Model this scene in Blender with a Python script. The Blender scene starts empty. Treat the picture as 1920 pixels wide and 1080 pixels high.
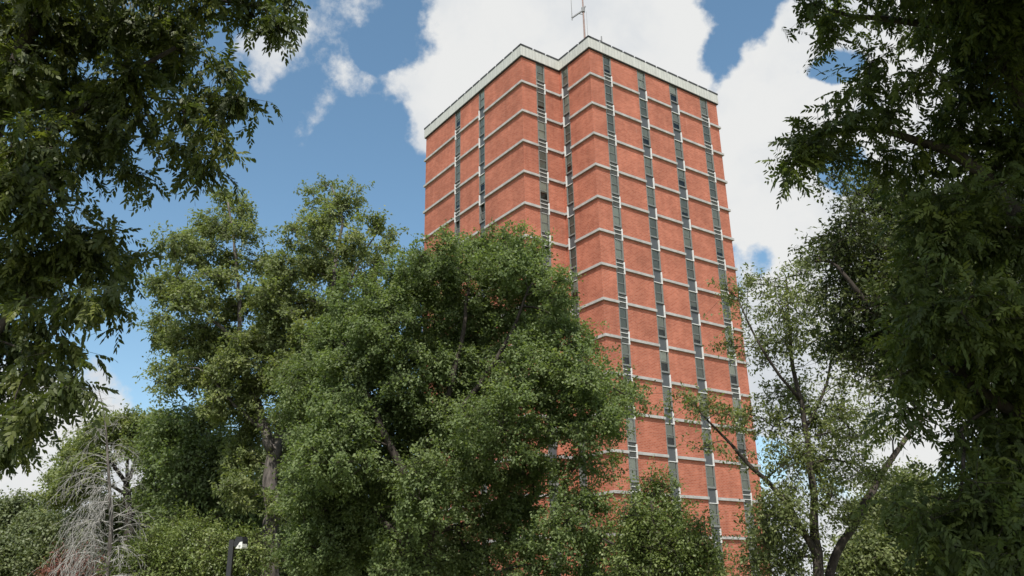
import bpy, math, random
import numpy as np
from mathutils import Matrix, Vector

S = bpy.context.scene
COL = S.collection
R = math.radians
rng = np.random.default_rng(7)

# ------------------------------------------------------------------ camera
FPX, PITCH, ROLL, EYE = 1574.45, 0.3514, -0.0183, 1.6
cp, sp, cr, sr = math.cos(PITCH), math.sin(PITCH), math.cos(ROLL), math.sin(ROLL)
_R, _U = Vector((1, 0, 0)), Vector((0, -sp, cp))
FWD = Vector((0, cp, sp))
RGT = cr * _R + sr * _U
UPV = -sr * _R + cr * _U
cam_d = bpy.data.cameras.new('camera')
cam = bpy.data.objects.new('camera', cam_d)
COL.objects.link(cam)
M = Matrix.Identity(4)
for i in range(3):
    M[i][0], M[i][1], M[i][2] = RGT[i], UPV[i], -FWD[i]
M[0][3], M[1][3], M[2][3] = 0, 0, EYE
cam.matrix_world = M
cam_d.sensor_width = 36
cam_d.lens = FPX / 1920 * 36
cam_d.clip_end = 5000
S.camera = cam


def ray(px, py):
    return FWD + RGT * ((px - 960) / FPX) - UPV * ((py - 540) / FPX)


def at(px, py, Y):
    """world point on the sight line of a photo pixel, Y metres in front"""
    d = ray(px, py)
    return np.array((d.x * Y / d.y, Y, EYE + d.z * Y / d.y))


# ------------------------------------------------------------------ light and sky
SUN_EL = R(56)
SUN_DIR = Vector((-0.10, -0.995, 0)).normalized()      # horizontal direction towards the sun
sun_d = bpy.data.lights.new('sun', 'SUN')
sun_d.energy = 4.6
sun_d.angle = R(0.53)
sun_d.color = (1.0, 0.95, 0.88)
sun = bpy.data.objects.new('sun', sun_d)
COL.objects.link(sun)
sv = Vector((SUN_DIR.x * math.cos(SUN_EL), SUN_DIR.y * math.cos(SUN_EL), math.sin(SUN_EL)))
sun.rotation_euler = sv.to_track_quat('Z', 'Y').to_euler()
sun.location = sv * 80

world = bpy.data.worlds.new('World')
S.world = world
world.use_nodes = True
wt = world.node_tree
wt.nodes.clear()


class N:
    """tiny node helper"""
    def __init__(self, tree):
        self.t = tree

    def n(self, typ, **kw):
        nd = self.t.nodes.new(typ)
        ins = kw.pop('ins', {})
        for k, v in kw.items():
            setattr(nd, k, v)
        for k, v in ins.items():
            if hasattr(v, 'links') or hasattr(v, 'is_output'):
                self.t.links.new(v, nd.inputs[k])
            else:
                nd.inputs[k].default_value = v
        return nd

    def math(self, op, a, b=0.0, c=0.0, clamp=False):
        nd = self.n('ShaderNodeMath', operation=op, ins={0: a, 1: b, 2: c})
        nd.use_clamp = clamp
        return nd.outputs[0]


W = N(wt)
sky = W.n('ShaderNodeTexSky', sky_type='NISHITA')
sky.sun_disc = False
sky.sun_elevation = SUN_EL
sky.sun_rotation = math.atan2(SUN_DIR.x, SUN_DIR.y)
sky.altitude = 100
sky.air_density = 1.0
sky.dust_density = 1.0
sky.ozone_density = 1.0
SKY_STRENGTH = 0.10
tc = W.n('ShaderNodeTexCoord')
gen = tc.outputs['Generated']
warp = W.n('ShaderNodeTexNoise', ins={'Vector': gen, 'Scale': 7.0, 'Detail': 5.0, 'Roughness': 0.6})
wsub = W.n('ShaderNodeVectorMath', operation='SUBTRACT', ins={0: warp.outputs['Color'], 1: (0.5, 0.5, 0.5)})
wscl = W.n('ShaderNodeVectorMath', operation='SCALE', ins={0: wsub.outputs[0], 'Scale': 0.075})
wadd = W.n('ShaderNodeVectorMath', operation='ADD', ins={0: gen, 1: wscl.outputs[0]})
wdir = W.n('ShaderNodeVectorMath', operation='NORMALIZE', ins={0: wadd.outputs[0]}).outputs[0]
# cumulus clouds fixed in the sky: direction, angular size, weight
CLOUDS = [
    (905, 70, 120, 1), (1010, 20, 160, 1), (1150, 30, 175, 1), (1235, 60, 100, 1), (850, 190, 115, 1),
    (800, 235, 75, .8), (930, 250, 120, 1), (1100, 190, 170, 1), (755, 175, 45, .35), (1290, 150, 70, .6),
    (1425, 165, 95, 1), (1395, 250, 95, 1), (1385, 370, 95, 1), (1500, 250, 150, 1), (1440, 370, 130, 1), (1560, 420, 170, 1), (1420, 500, 70, .55),
    (1460, 590, 110, .9), (1600, 600, 170, 1), (1720, 330, 190, 1), (1545, 60, 90, 1), (1500, 740, 140, .9),
    (1640, 770, 150, 1), (1680, 90, 120, 1), (1420, 860, 80, .4), (1800, 600, 250, 1), (1330, 330, 60, .8),
    (570, 50, 95, .30), (640, 10, 60, .30), (650, 130, 60, .20), (490, 115, 60, .45), (610, 235, 50, .12),
    (70, 880, 180, 1.1), (20, 930, 170, 1.1), (120, 790, 120, .9), (210, 950, 150, .9), (-80, 840, 170, 1),
    (400, 1120, 160, .8), (900, 1120, 200, .8), (1500, 1050, 160, .9),
]
dens = None
for (px, py, r, wgt) in CLOUDS:
    d = ray(px, py).normalized()
    cosr = math.cos(r / FPX)
    dot = W.n('ShaderNodeVectorMath', operation='DOT_PRODUCT', ins={0: wdir, 1: tuple(d)}).outputs['Value']
    v = W.math('MULTIPLY_ADD', dot, wgt / (1 - cosr), -cosr * wgt / (1 - cosr))
    dens = v if dens is None else W.math('SMOOTH_MAX', dens, v, 0.25)
fine = W.n('ShaderNodeTexNoise', ins={'Vector': gen, 'Scale': 17.0, 'Detail': 9.0, 'Roughness': 0.62})
# unseen clouds behind the viewer, added for fill and reflections, follow a coarse noise
far = W.n('ShaderNodeTexNoise', ins={'Vector': gen, 'Scale': 3.2, 'Detail': 3.0})
gy = W.n('ShaderNodeSeparateXYZ', ins={0: gen}).outputs['Y']
back = W.n('ShaderNodeMapRange', ins={0: gy, 1: 0.35, 2: -0.1, 3: -1.5, 4: 0.0}).outputs[0]
farv = W.math('ADD', W.math('MULTIPLY_ADD', far.outputs[0], 5.0, -2.25), back)
dens = W.math('MAXIMUM', dens, farv)
for (px, py, r, wgt) in [(1578, 318, 52, .9), (1408, 492, 34, .35), (1556, 112, 42, .8), (1345, 90, 45, .3), (1432, 865, 50, .8), (700, 300, 120, .6), (700, 90, 55, .5), (100, 812, 30, .4)]:
    d = ray(px, py).normalized()
    cosr = math.cos(r / FPX)
    dot = W.n('ShaderNodeVectorMath', operation='DOT_PRODUCT', ins={0: wdir, 1: tuple(d)}).outputs['Value']
    v = W.math('MAXIMUM', W.math('MULTIPLY_ADD', dot, wgt * 1.4 / (1 - cosr), -cosr * wgt * 1.4 / (1 - cosr)), 0.0)
    dens = W.math('SUBTRACT', dens, v)
dens = W.math('MAXIMUM', dens, -1.0)
dens2 = W.math('ADD', dens, W.math('MULTIPLY_ADD', fine.outputs[0], 1.7, -0.88))
cov = W.n('ShaderNodeMapRange', interpolation_type='SMOOTHSTEP', ins={0: dens2, 1: -0.03, 2: 0.42, 3: 0.0, 4: 1.0}).outputs[0]
shade = W.n('ShaderNodeTexNoise', ins={'Vector': wdir, 'Scale': 5.5, 'Detail': 6.0, 'Roughness': 0.55})
shr = W.n('ShaderNodeMapRange', interpolation_type='SMOOTHSTEP', ins={0: shade.outputs[0], 1: 0.36, 2: 0.6, 3: 0.0, 4: 1.0}).outputs[0]
ccol = W.n('ShaderNodeMix', data_type='RGBA', ins={0: shr, 6: (5.2, 5.5, 5.85, 1), 7: (6.5, 6.55, 6.5, 1)}).outputs[2]
# the unseen clouds behind the viewer are brightened to lift fill light on foliage
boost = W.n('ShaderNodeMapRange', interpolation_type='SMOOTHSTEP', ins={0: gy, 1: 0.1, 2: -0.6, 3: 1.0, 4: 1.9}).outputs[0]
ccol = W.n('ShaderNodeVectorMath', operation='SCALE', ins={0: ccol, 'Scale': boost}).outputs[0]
hsv = W.n('ShaderNodeHueSaturation', ins={'Hue': 0.486, 'Saturation': 1.06, 'Value': 1.34, 'Color': sky.outputs[0]})
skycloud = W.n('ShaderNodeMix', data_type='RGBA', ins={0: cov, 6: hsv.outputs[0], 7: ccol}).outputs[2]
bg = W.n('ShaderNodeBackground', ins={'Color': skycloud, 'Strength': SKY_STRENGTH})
wo = W.n('ShaderNodeOutputWorld')
wt.links.new(bg.outputs[0], wo.inputs[0])

S.view_settings.view_transform = 'Standard'
S.view_settings.look = 'None'
S.view_settings.exposure = 0.35
S.view_settings.gamma = 1
S.render.film_transparent = False
S.cycles.max_bounces = 8
S.cycles.diffuse_bounces = 5
S.cycles.glossy_bounces = 3
S.cycles.transmission_bounces = 5
S.cycles.transparent_max_bounces = 8
S.cycles.use_denoising = True

# ------------------------------------------------------------------ helpers
def tag(o, label=None, cat=None, group=None, kind=None):
    if label: o['label'] = label
    if cat: o['category'] = cat
    if group: o['group'] = group
    if kind: o['kind'] = kind
    return o


def empty(name, loc, rz=0.0, parent=None):
    o = bpy.data.objects.new(name, None)
    COL.objects.link(o)
    o.location = loc
    o.rotation_euler = (0, 0, rz)
    o.empty_display_size = 0.5
    if parent: o.parent = parent
    return o


def link(name, me, parent=None, loc=(0, 0, 0), rz=0.0):
    o = bpy.data.objects.new(name, me)
    COL.objects.link(o)
    o.location = loc
    o.rotation_euler = (0, 0, rz)
    if parent: o.parent = parent
    return o


class MB:
    """collects boxes, quads, tubes into one mesh with optional uv"""
    def __init__(self):
        self.v, self.f, self.uv = [], [], []

    def quad(self, p, uv=None):
        b = len(self.v)
        self.v += [tuple(q) for q in p]
        self.f.append(tuple(range(b, b + len(p))))
        self.uv.append(uv or [(0, 0)] * len(p))

    def box(self, x0, x1, y0, y1, z0, z1):
        P = [(x, y, z) for z in (z0, z1) for y in (y0, y1) for x in (x0, x1)]
        for q in ((0, 2, 3, 1), (4, 5, 7, 6), (0, 1, 5, 4), (2, 6, 7, 3), (0, 4, 6, 2), (1, 3, 7, 5)):
            self.quad([P[i] for i in q])

    def tube(self, pts, rad, n=8, cap=True):
        pts = [Vector(p) for p in pts]
        rings = []
        a = None
        for i, p in enumerate(pts):
            t = (pts[min(i + 1, len(pts) - 1)] - pts[max(i - 1, 0)]).normalized()
            if a is None:
                a = t.orthogonal().normalized()
            a = (a - t * a.dot(t)).normalized()
            b = t.cross(a)
            base = len(self.v)
            for k in range(n):
                an = 2 * math.pi * k / n
                self.v.append(tuple(p + (a * math.cos(an) + b * math.sin(an)) * rad[i]))
            rings.append(base)
        for i in range(len(rings) - 1):
            for k in range(n):
                q = (rings[i] + k, rings[i] + (k + 1) % n, rings[i + 1] + (k + 1) % n, rings[i + 1] + k)
                self.f.append(q)
                self.uv.append([(0, 0)] * 4)
        if cap:
            self.f.append(tuple(rings[0] + k for k in reversed(range(n)))); self.uv.append([(0, 0)] * n)
            self.f.append(tuple(rings[-1] + k for k in range(n))); self.uv.append([(0, 0)] * n)

    def mesh(self, name, mat, smooth=False):
        me = bpy.data.meshes.new(name)
        me.from_pydata(self.v, [], self.f)
        ul = me.uv_layers.new(name='UVMap')
        flat = [c for poly in self.uv for uv in poly for c in uv]
        ul.data.foreach_set('uv', flat)
        me.materials.append(mat)
        if smooth:
            me.polygons.foreach_set('use_smooth', [True] * len(me.polygons))
        me.update()
        return me

    def build(self, name, mat, parent=None, loc=(0, 0, 0), rz=0.0, smooth=False):
        return link(name, self.mesh(name, mat, smooth), parent, loc, rz)


# ------------------------------------------------------------------ materials
def new_mat(name):
    m = bpy.data.materials.new(name)
    m.use_nodes = True
    t = m.node_tree
    t.nodes.clear()
    out = t.nodes.new('ShaderNodeOutputMaterial')
    return m, N(t), out


def simple(name, col, rough=0.6, metal=0.0, var=0.15, scale=3.0, bump=0.0, spec=0.4):
    m, n, out = new_mat(name)
    tcd = n.n('ShaderNodeTexCoord')
    nz = n.n('ShaderNodeTexNoise', ins={'Vector': tcd.outputs['Object'], 'Scale': scale, 'Detail': 6.0, 'Roughness': 0.65})
    lo = tuple(c * (1 - var) for c in col) + (1,)
    hi = tuple(min(1, c * (1 + var)) for c in col) + (1,)
    mr = n.n('ShaderNodeMapRange', ins={0: nz.outputs[0], 1: 0.3, 2: 0.7})
    mx = n.n('ShaderNodeMix', data_type='RGBA', ins={0: mr.outputs[0], 6: lo, 7: hi})
    b = n.n('ShaderNodeBsdfPrincipled', ins={'Base Color': mx.outputs[2], 'Roughness': rough, 'Metallic': metal, 'Specular IOR Level': spec})
    if bump:
        bp = n.n('ShaderNodeBump', ins={'Height': nz.outputs[0], 'Strength': bump, 'Distance': 0.02})
        n.t.links.new(bp.outputs[0], b.inputs['Normal'])
    n.t.links.new(b.outputs[0], out.inputs[0])
    return m


def brick_mat():
    m, n, out = new_mat('red_brick')
    uv = n.n('ShaderNodeUVMap').outputs[0]
    br = n.n('ShaderNodeTexBrick', ins={'Vector': uv, 'Color1': (0.325, 0.092, 0.050, 1), 'Color2': (0.45, 0.150, 0.088, 1),
             'Mortar': (0.40, 0.21, 0.16, 1), 'Scale': 1.0, 'Mortar Size': 0.014, 'Mortar Smooth': 0.3, 'Bias': -0.2,
             'Brick Width': 0.34, 'Row Height': 0.12})
    br.offset = 0.5
    tc_ = n.n('ShaderNodeTexCoord').outputs['Object']
    big = n.n('ShaderNodeTexNoise', ins={'Vector': tc_, 'Scale': 0.35, 'Detail': 7.0, 'Roughness': 0.6})
    mr = n.n('ShaderNodeMapRange', ins={0: big.outputs[0], 1: 0.3, 2: 0.7, 3: 0.76, 4: 1.15})
    speck = n.n('ShaderNodeTexNoise', ins={'Vector': tc_, 'Scale': 5.5, 'Detail': 3.0, 'Roughness': 0.7})
    spm = n.n('ShaderNodeMapRange', ins={0: speck.outputs[0], 1: 0.64, 2: 0.74, 3: 0.0, 4: 0.32})
    mul = n.n('ShaderNodeMix', data_type='RGBA', blend_type='MULTIPLY', ins={0: 1.0, 6: br.outputs[0], 7: mr.outputs[0]})
    lite = n.n('ShaderNodeMix', data_type='RGBA', ins={0: spm.outputs[0], 6: mul.outputs[2], 7: (0.54, 0.29, 0.21, 1)})
    # pale vertical salt streaks
    mp = n.n('ShaderNodeMapping', ins={'Vector': uv, 'Scale': (3.2, 0.16, 1)})
    st = n.n('ShaderNodeTexNoise', ins={'Vector': mp.outputs[0], 'Scale': 2.0, 'Detail': 4.0, 'Roughness': 0.55})
    stm = n.n('ShaderNodeMapRange', ins={0: st.outputs[0], 1: 0.68, 2: 0.80, 3: 0.0, 4: 0.5})
    fin = n.n('ShaderNodeMix', data_type='RGBA', ins={0: stm.outputs[0], 6: lite.outputs[2], 7: (0.50, 0.36, 0.30, 1)})
    mp2 = n.n('ShaderNodeMapping', ins={'Vector': uv, 'Scale': (1.4, 0.07, 1)})
    so = n.n('ShaderNodeTexNoise', ins={'Vector': mp2.outputs[0], 'Scale': 1.5, 'Detail': 5.0, 'Roughness': 0.6})
    som = n.n('ShaderNodeMapRange', ins={0: so.outputs[0], 1: 0.3, 2: 0.65, 3: 0.86, 4: 1.04})
    fin = n.n('ShaderNodeMix', data_type='RGBA', blend_type='MULTIPLY', ins={0: 1.0, 6: fin.outputs[2], 7: som.outputs[0]})
    bp = n.n('ShaderNodeBump', ins={'Height': br.outputs['Fac'], 'Strength': 0.3, 'Distance': -0.01})
    b = n.n('ShaderNodeBsdfPrincipled', ins={'Base Color': fin.outputs[2], 'Roughness': 0.9, 'Specular IOR Level': 0.2, 'Normal': bp.outputs[0]})
    n.t.links.new(b.outputs[0], out.inputs[0])
    return m


def fascia_mat():
    m, n, out = new_mat('ribbed_fascia')
    uv = n.n('ShaderNodeUVMap').outputs[0]
    wv = n.n('ShaderNodeTexWave', bands_direction='X', ins={'Vector': uv, 'Scale': 0.9, 'Distortion': 0.0})
    mp = n.n('ShaderNodeMapping', ins={'Vector': uv, 'Scale': (2.5, 0.35, 1)})
    nz = n.n('ShaderNodeTexNoise', ins={'Vector': mp.outputs[0], 'Scale': 1.6, 'Detail': 6.0, 'Roughness': 0.7})
    mr = n.n('ShaderNodeMapRange', ins={0: nz.outputs[0], 1: 0.3, 2: 0.7})
    mx = n.n('ShaderNodeMix', data_type='RGBA', ins={0: mr.outputs[0], 6: (0.38, 0.38, 0.345, 1), 7: (0.53, 0.53, 0.485, 1)})
    lm = n.n('ShaderNodeMapRange', ins={0: wv.outputs[1], 1: 0.0, 2: 0.06, 3: 0.72, 4: 1.0})
    m2 = n.n('ShaderNodeMix', data_type='RGBA', blend_type='MULTIPLY', ins={0: 1.0, 6: mx.outputs[2], 7: lm.outputs[0]})
    b = n.n('ShaderNodeBsdfPrincipled', ins={'Base Color': m2.outputs[2], 'Roughness': 0.55})
    n.t.links.new(b.outputs[0], out.inputs[0])
    return m


def glass_mat():
    m, n, out = new_mat('window_glass')
    lw = n.n('ShaderNodeFresnel', ins={'IOR': 1.5})
    tr = n.n('ShaderNodeBsdfTransparent', ins={'Color': (0.78, 0.79, 0.75, 1)})
    gl = n.n('ShaderNodeBsdfGlossy', ins={'Color': (0.90, 0.90, 0.86, 1), 'Roughness': 0.08})
    mx = n.n('ShaderNodeMixShader', ins={0: lw.outputs[0], 1: tr.outputs[0], 2: gl.outputs[0]})
    n.t.links.new(mx.outputs[0], out.inputs[0])
    return m


def leaf_mat(name, stops, rough=0.45, trans=0.28, spec=0.4):
    m, n, out = new_mat(name)
    at_ = n.n('ShaderNodeAttribute', attribute_name='tint')
    rp = n.n('ShaderNodeValToRGB', ins={0: at_.outputs['Fac']})
    el = rp.color_ramp.elements
    while len(el) < len(stops):
        el.new(0.5)
    for e, (p, c) in zip(el, stops):
        e.position = p
        e.color = tuple(c) + (1,)
    b = n.n('ShaderNodeBsdfPrincipled', ins={'Base Color': rp.outputs[0], 'Roughness': rough, 'Specular IOR Level': spec})
    tl = n.n('ShaderNodeMix', data_type='RGBA', blend_type='MULTIPLY', ins={0: 1.0, 6: rp.outputs[0], 7: (1.5, 1.6, 0.7, 1)})
    t = n.n('ShaderNodeBsdfTranslucent', ins={'Color': tl.outputs[2]})
    mx = n.n('ShaderNodeMixShader', ins={0: trans, 1: b.outputs[0], 2: t.outputs[0]})
    n.t.links.new(mx.outputs[0], out.inputs[0])
    return m


def bark_mat(name, lo, hi, scale=6.0):
    m, n, out = new_mat(name)
    tcd = n.n('ShaderNodeTexCoord')
    mp = n.n('ShaderNodeMapping', ins={'Vector': tcd.outputs['Object'], 'Scale': (1, 1, 0.22)})
    nz = n.n('ShaderNodeTexNoise', ins={'Vector': mp.outputs[0], 'Scale': scale, 'Detail': 9.0, 'Roughness': 0.72})
    mr = n.n('ShaderNodeMapRange', ins={0: nz.outputs[0], 1: 0.36, 2: 0.66})
    mx = n.n('ShaderNodeMix', data_type='RGBA', ins={0: mr.outputs[0], 6: tuple(lo) + (1,), 7: tuple(hi) + (1,)})
    bp = n.n('ShaderNodeBump', ins={'Height': nz.outputs[0], 'Strength': 0.9, 'Distance': 0.05})
    b = n.n('ShaderNodeBsdfPrincipled', ins={'Base Color': mx.outputs[2], 'Roughness': 0.92, 'Specular IOR Level': 0.15, 'Normal': bp.outputs[0]})
    n.t.links.new(b.outputs[0], out.inputs[0])
    return m


def grass_mat():
    m, n, out = new_mat('lawn')
    tcd = n.n('ShaderNodeTexCoord')
    a = n.n('ShaderNodeTexNoise', ins={'Vector': tcd.outputs['Object'], 'Scale': 0.15, 'Detail': 8.0})
    c = n.n('ShaderNodeTexNoise', ins={'Vector': tcd.outputs['Object'], 'Scale': 14.0, 'Detail': 6.0})
    s = n.math('MULTIPLY_ADD', c.outputs[0], 0.6, n.math('MULTIPLY', a.outputs[0], 0.5))
    mr = n.n('ShaderNodeMapRange', ins={0: s, 1: 0.38, 2: 0.72})
    mx = n.n('ShaderNodeMix', data_type='RGBA', ins={0: mr.outputs[0], 6: (0.08, 0.095, 0.04, 1), 7: (0.20, 0.20, 0.10, 1)})  # unseen ground, tone raised to bounce light up under the leaves
    bp = n.n('ShaderNodeBump', ins={'Height': c.outputs[0], 'Strength': 1.0, 'Distance': 0.05})
    b = n.n('ShaderNodeBsdfPrincipled', ins={'Base Color': mx.outputs[2], 'Roughness': 0.9, 'Normal': bp.outputs[0]})
    n.t.links.new(b.outputs[0], out.inputs[0])
    return m


BRICK = brick_mat()
FASCIA = fascia_mat()
GLASS = glass_mat()
CONC = simple('belt_concrete', (0.345, 0.335, 0.32), 0.85, var=0.24, scale=1.6, bump=0.15)
JAMB = simple('jamb_metal', (0.15, 0.155, 0.14), 0.6, var=0.15)
DARK = simple('recess_dark', (0.09, 0.095, 0.09), 0.9, var=0.2)
FRAME = simple('window_frame_metal', (0.17, 0.175, 0.165), 0.5, var=0.12)
BLINDS = [simple('blind_%s' % k, c, 0.9, var=0.12, scale=6) for k, c in
          (('pale', (0.80, 0.80, 0.74)), ('grey', (0.58, 0.58, 0.53)), ('dull', (0.40, 0.41, 0.38)))]
PANEL = simple('spandrel_slate', (0.066, 0.072, 0.076), 0.55, var=0.2, scale=1.5)
WHITE = simple('white_painted_frame', (0.58, 0.58, 0.56), 0.5, var=0.05)
LOUVRE = simple('louvre_metal', (0.10, 0.10, 0.095), 0.55, var=0.2)
COPING_SHADOW = simple('dark_coping_and_shadow', (0.045, 0.045, 0.045), 0.6)
ROOF = simple('roof_gravel', (0.3, 0.29, 0.27), 0.95, scale=20)
STEEL = simple('antenna_rusty_steel', (0.24, 0.17, 0.15), 0.7, var=0.25)
GREYPOLE = simple('antenna_grey', (0.20, 0.20, 0.20), 0.6)
LAMPBLACK = simple('lamp_bronze_black', (0.02, 0.02, 0.022), 0.5)
LENS = simple('lamp_lens', (0.62, 0.62, 0.58), 0.2, var=0.05)
BULB = simple('lamp_bulb', (0.30, 0.30, 0.29), 0.3)

# ------------------------------------------------------------------ ground
g = MB()
g.quad([(-900, -500, 0), (900, -500, 0), (900, 1500, 0), (-900, 1500, 0)])
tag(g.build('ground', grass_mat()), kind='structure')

# ------------------------------------------------------------------ the tower
FL = 2.85
Z1 = 40.994 + EYE                 # top of the highest belt course
PB, PT = 43.416 + EYE, 44.519 + EYE
NF = 15                           # belt courses
AB_, BC_, CD_, DE_ = 16.42, 4.121, 4.0975, 15.70
tower = empty('apartment_tower', (6.8951, 59.8655, 0), 0.6180)
tag(tower, 'tall red brick apartment tower with grey belt courses and narrow window strips', 'tower')
PLAN = [(-BC_, CD_ + AB_), (-BC_, CD_), (0, CD_), (0, 0), (DE_, 0), (DE_, 16.42), (11.58, 16.42), (11.58, 20.5175)]
# strips: u-range along the wall, louvred panels?, white upright at the high-u side?
FACES = [
    (0, [(5.60, 6.53, True, False), (9.72, 10.66, False, False)]),
    (1, [(1.52, 2.46, True, True)]),
    (2, [(0.30, 1.20, False, False)]),
    (3, [(1.49, 2.40, True, True), (5.47, 6.45, False, True), (9.42, 10.45, False, True), (13.40, 14.42, True, True)]),
    (4, []), (5, []), (6, []), (7, []),
]
DEP = 0.30
wall = MB()
strips = []
facedat = {}
for fi, sl in FACES:
    P, Q = Vector(PLAN[fi] + (0,)), Vector(PLAN[(fi + 1) % 8] + (0,))
    u = (Q - P).normalized()
    nrm = Vector((u.y, -u.x, 0))
    L = (Q - P).length
    facedat[fi] = (P, u, nrm, L, math.atan2(u.y, u.x))

    def w3(uu, z, d, P=P, u=u, nrm=nrm):
        q = P + u * uu + nrm * d
        return (q.x, q.y, z)
    edges = [0.0]
    for s in sl:
        edges += [s[0], s[1]]
    edges.append(L)
    off = fi * 37.0
    for k in range(0, len(edges), 2):
        a, b = edges[k], edges[k + 1]
        wall.quad([w3(a, 0, 0), w3(b, 0, 0), w3(b, PB + .3, 0), w3(a, PB + .3, 0)],
                  [(off + a, 0), (off + b, 0), (off + b, PB + .3), (off + a, PB + .3)])
    for s in sl:
        for uu, sg in ((s[0], 1), (s[1], -1)):
            q = [w3(uu, 0, 0), w3(uu, 0, -DEP), w3(uu, PB + .3, -DEP), w3(uu, PB + .3, 0)]
            wall.quad(q if sg < 0 else q[::-1], [(0, 0), (DEP, 0), (DEP, PB), (0, PB)])
        strips.append((fi, s))
wall.build('wall', BRICK, tower)
roof = MB()
roof.quad([(x, y, PB + .28) for x, y in PLAN])
roof.build('roof', ROOF, tower)


def offset_plan(o):
    out = []
    n_ = len(PLAN)
    for i in range(n_):
        a, b, c = Vector(PLAN[i - 1]), Vector(PLAN[i]), Vector(PLAN[(i + 1) % n_])
        u1, u2 = (b - a).normalized(), (c - b).normalized()
        n1, n2 = Vector((u1.y, -u1.x)), Vector((u2.y, -u2.x))
        out.append(tuple(b + (n1 + n2) * o))
    return out


def band(mb, z0, z1, oi, oo, cuts=True, top=True):
    """a band round the plan between offsets oi and oo, cut at the window strips"""
    pi_, po = offset_plan(oi), offset_plan(oo)
    for fi in range(8):
        P, u, nrm, L, an = facedat[fi]
        a_, b_ = Vector(po[fi]), Vector(po[(fi + 1) % 8])
        ua = (a_ - Vector(P.xy)).dot(Vector(u.xy))
        ub = (b_ - Vector(P.xy)).dot(Vector(u.xy))
        ia = (Vector(pi_[fi]) - Vector(P.xy)).dot(Vector(u.xy))
        ib = (Vector(pi_[(fi + 1) % 8]) - Vector(P.xy)).dot(Vector(u.xy))
        segs = [(ua, ia)]
        if cuts:
            for s in FACES[fi][1]:
                segs += [(s[0] - .0, s[0] - .0), (s[1] + .0, s[1] + .0)]
        segs.append((ub, ib))

        def w3(uu, d, z):
            q = P + u * uu + nrm * d
            return (q.x, q.y, z)
        for k in range(0, len(segs), 2):
            (o0, i0), (o1, i1) = segs[k], segs[k + 1]
            uvq = lambda z0_, z1_: [(fi * 37 + o0, z0_), (fi * 37 + o1, z0_), (fi * 37 + o1, z1_), (fi * 37 + o0, z1_)]
            mb.quad([w3(o0, oo, z0), w3(o1, oo, z0), w3(o1, oo, z1), w3(o0, oo, z1)], uvq(z0, z1))
            mb.quad([w3(i0, oi, z0), w3(i1, oi, z0), w3(o1, oo, z0), w3(o0, oo, z0)], uvq(z0, z0 + .1))
            if top:
                mb.quad([w3(o0, oo, z1), w3(o1, oo, z1), w3(i1, oi, z1), w3(i0, oi, z1)], uvq(z1, z1 + .1))
            mb.quad([w3(i0, oi, z1), w3(i1, oi, z1), w3(i1, oi, z0), w3(i0, oi, z0)], uvq(z0, z1))
            for (o, i, sg) in ((o0, i0, 1), (o1, i1, -1)):
                if abs(o - i) < 1e-6:
                    q = [w3(o, oo, z0), w3(o, oo, z1), w3(i, oi, z1), w3(i, oi, z0)]
                    mb.quad(q if sg > 0 else q[::-1])


for k in range(NF):
    b = MB()
    zt = Z1 - k * FL
    band(b, zt - 0.205, zt, -0.04, 0.15)
    b.build('belt_course', CONC, tower)
b = MB()
band(b, PB + .06, PT - .07, -0.15, 0.16, cuts=False)
b.build('parapet', FASCIA, tower)
b = MB()
band(b, PB - .02, PB + .055, -0.1, 0.12, cuts=False)
b.build('parapet_shadow_strip', COPING_SHADOW, tower)  # near-black strip paints in the shadow line below the fascia overhang
cop = MB()                                    # dark coping, in lengths with open joints
po = offset_plan(0.19)
for fi in range(8):
    P, u, nrm, L, an = facedat[fi]
    a_, b_ = Vector(po[fi]), Vector(po[(fi + 1) % 8])
    ln = (b_ - a_).length
    nseg = max(2, round(ln / 1.32))
    for j in range(nseg):
        u0, u1 = j * ln / nseg + (.09 if j else 0), (j + 1) * ln / nseg - (.09 if j < nseg - 1 else 0)
        d0, d1 = 0.0, -0.36
        pts = []
        for z in (PT - .068, PT + .085):
            for (uu, dd) in ((u0, d0), (u1, d0), (u1, d1), (u0, d1)):
                q = a_ + Vector(u.xy) * uu + Vector(nrm.xy) * dd
                pts.append((q.x, q.y, z))
        for q in ((0, 1, 5, 4), (1, 2, 6, 5), (2, 3, 7, 6), (3, 0, 4, 7), (4, 5, 6, 7), (3, 2, 1, 0)):
            cop.quad([pts[i] for i in q])
cop.build('coping', COPING_SHADOW, tower)

# windows and spandrel panels, built once per kind then copied
PZ0, PZ1 = -0.45, 0.75                         # spandrel panel, relative to the belt top
JW = 0.075                                     # jamb width


def frame_box(mb, u0, u1, z0, z1, d0, d1):
    """box in wall space: u along the wall, d outwards (local y = -d)"""
    mb.box(u0, u1, -d1, -d0, z0, z1)


def window_meshes(w, h):
    """frame, pane, list of blinds (mesh) for a window of opening w x h, centred on u=0, z from 0"""
    hw = w / 2
    fr = MB()
    frame_box(fr, -hw, -hw + .045, 0, h, -.10, -.03)
    frame_box(fr, hw - .045, hw, 0, h, -.10, -.03)
    frame_box(fr, -hw + .045, hw - .045, 0, .05, -.10, -.03)
    frame_box(fr, -hw + .045, hw - .045, h - .05, h, -.10, -.03)
    frame_box(fr, -hw + .045, hw - .045, h * .47, h * .47 + .05, -.10, -.03)
    frame_box(fr, -hw - .02, hw + .02, -.10, -.002, -.20, .015)     # sill over the panel
    pn = MB()
    y = .07
    for z0, z1 in ((.05, h * .47), (h * .47 + .05, h - .05)):
        pn.quad([(-hw + .045, y, z0), (hw - .045, y, z0), (hw - .045, y, z1), (-hw + .045, y, z1)])
    return fr.mesh('window', FRAME), pn.mesh('pane', GLASS)


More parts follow.
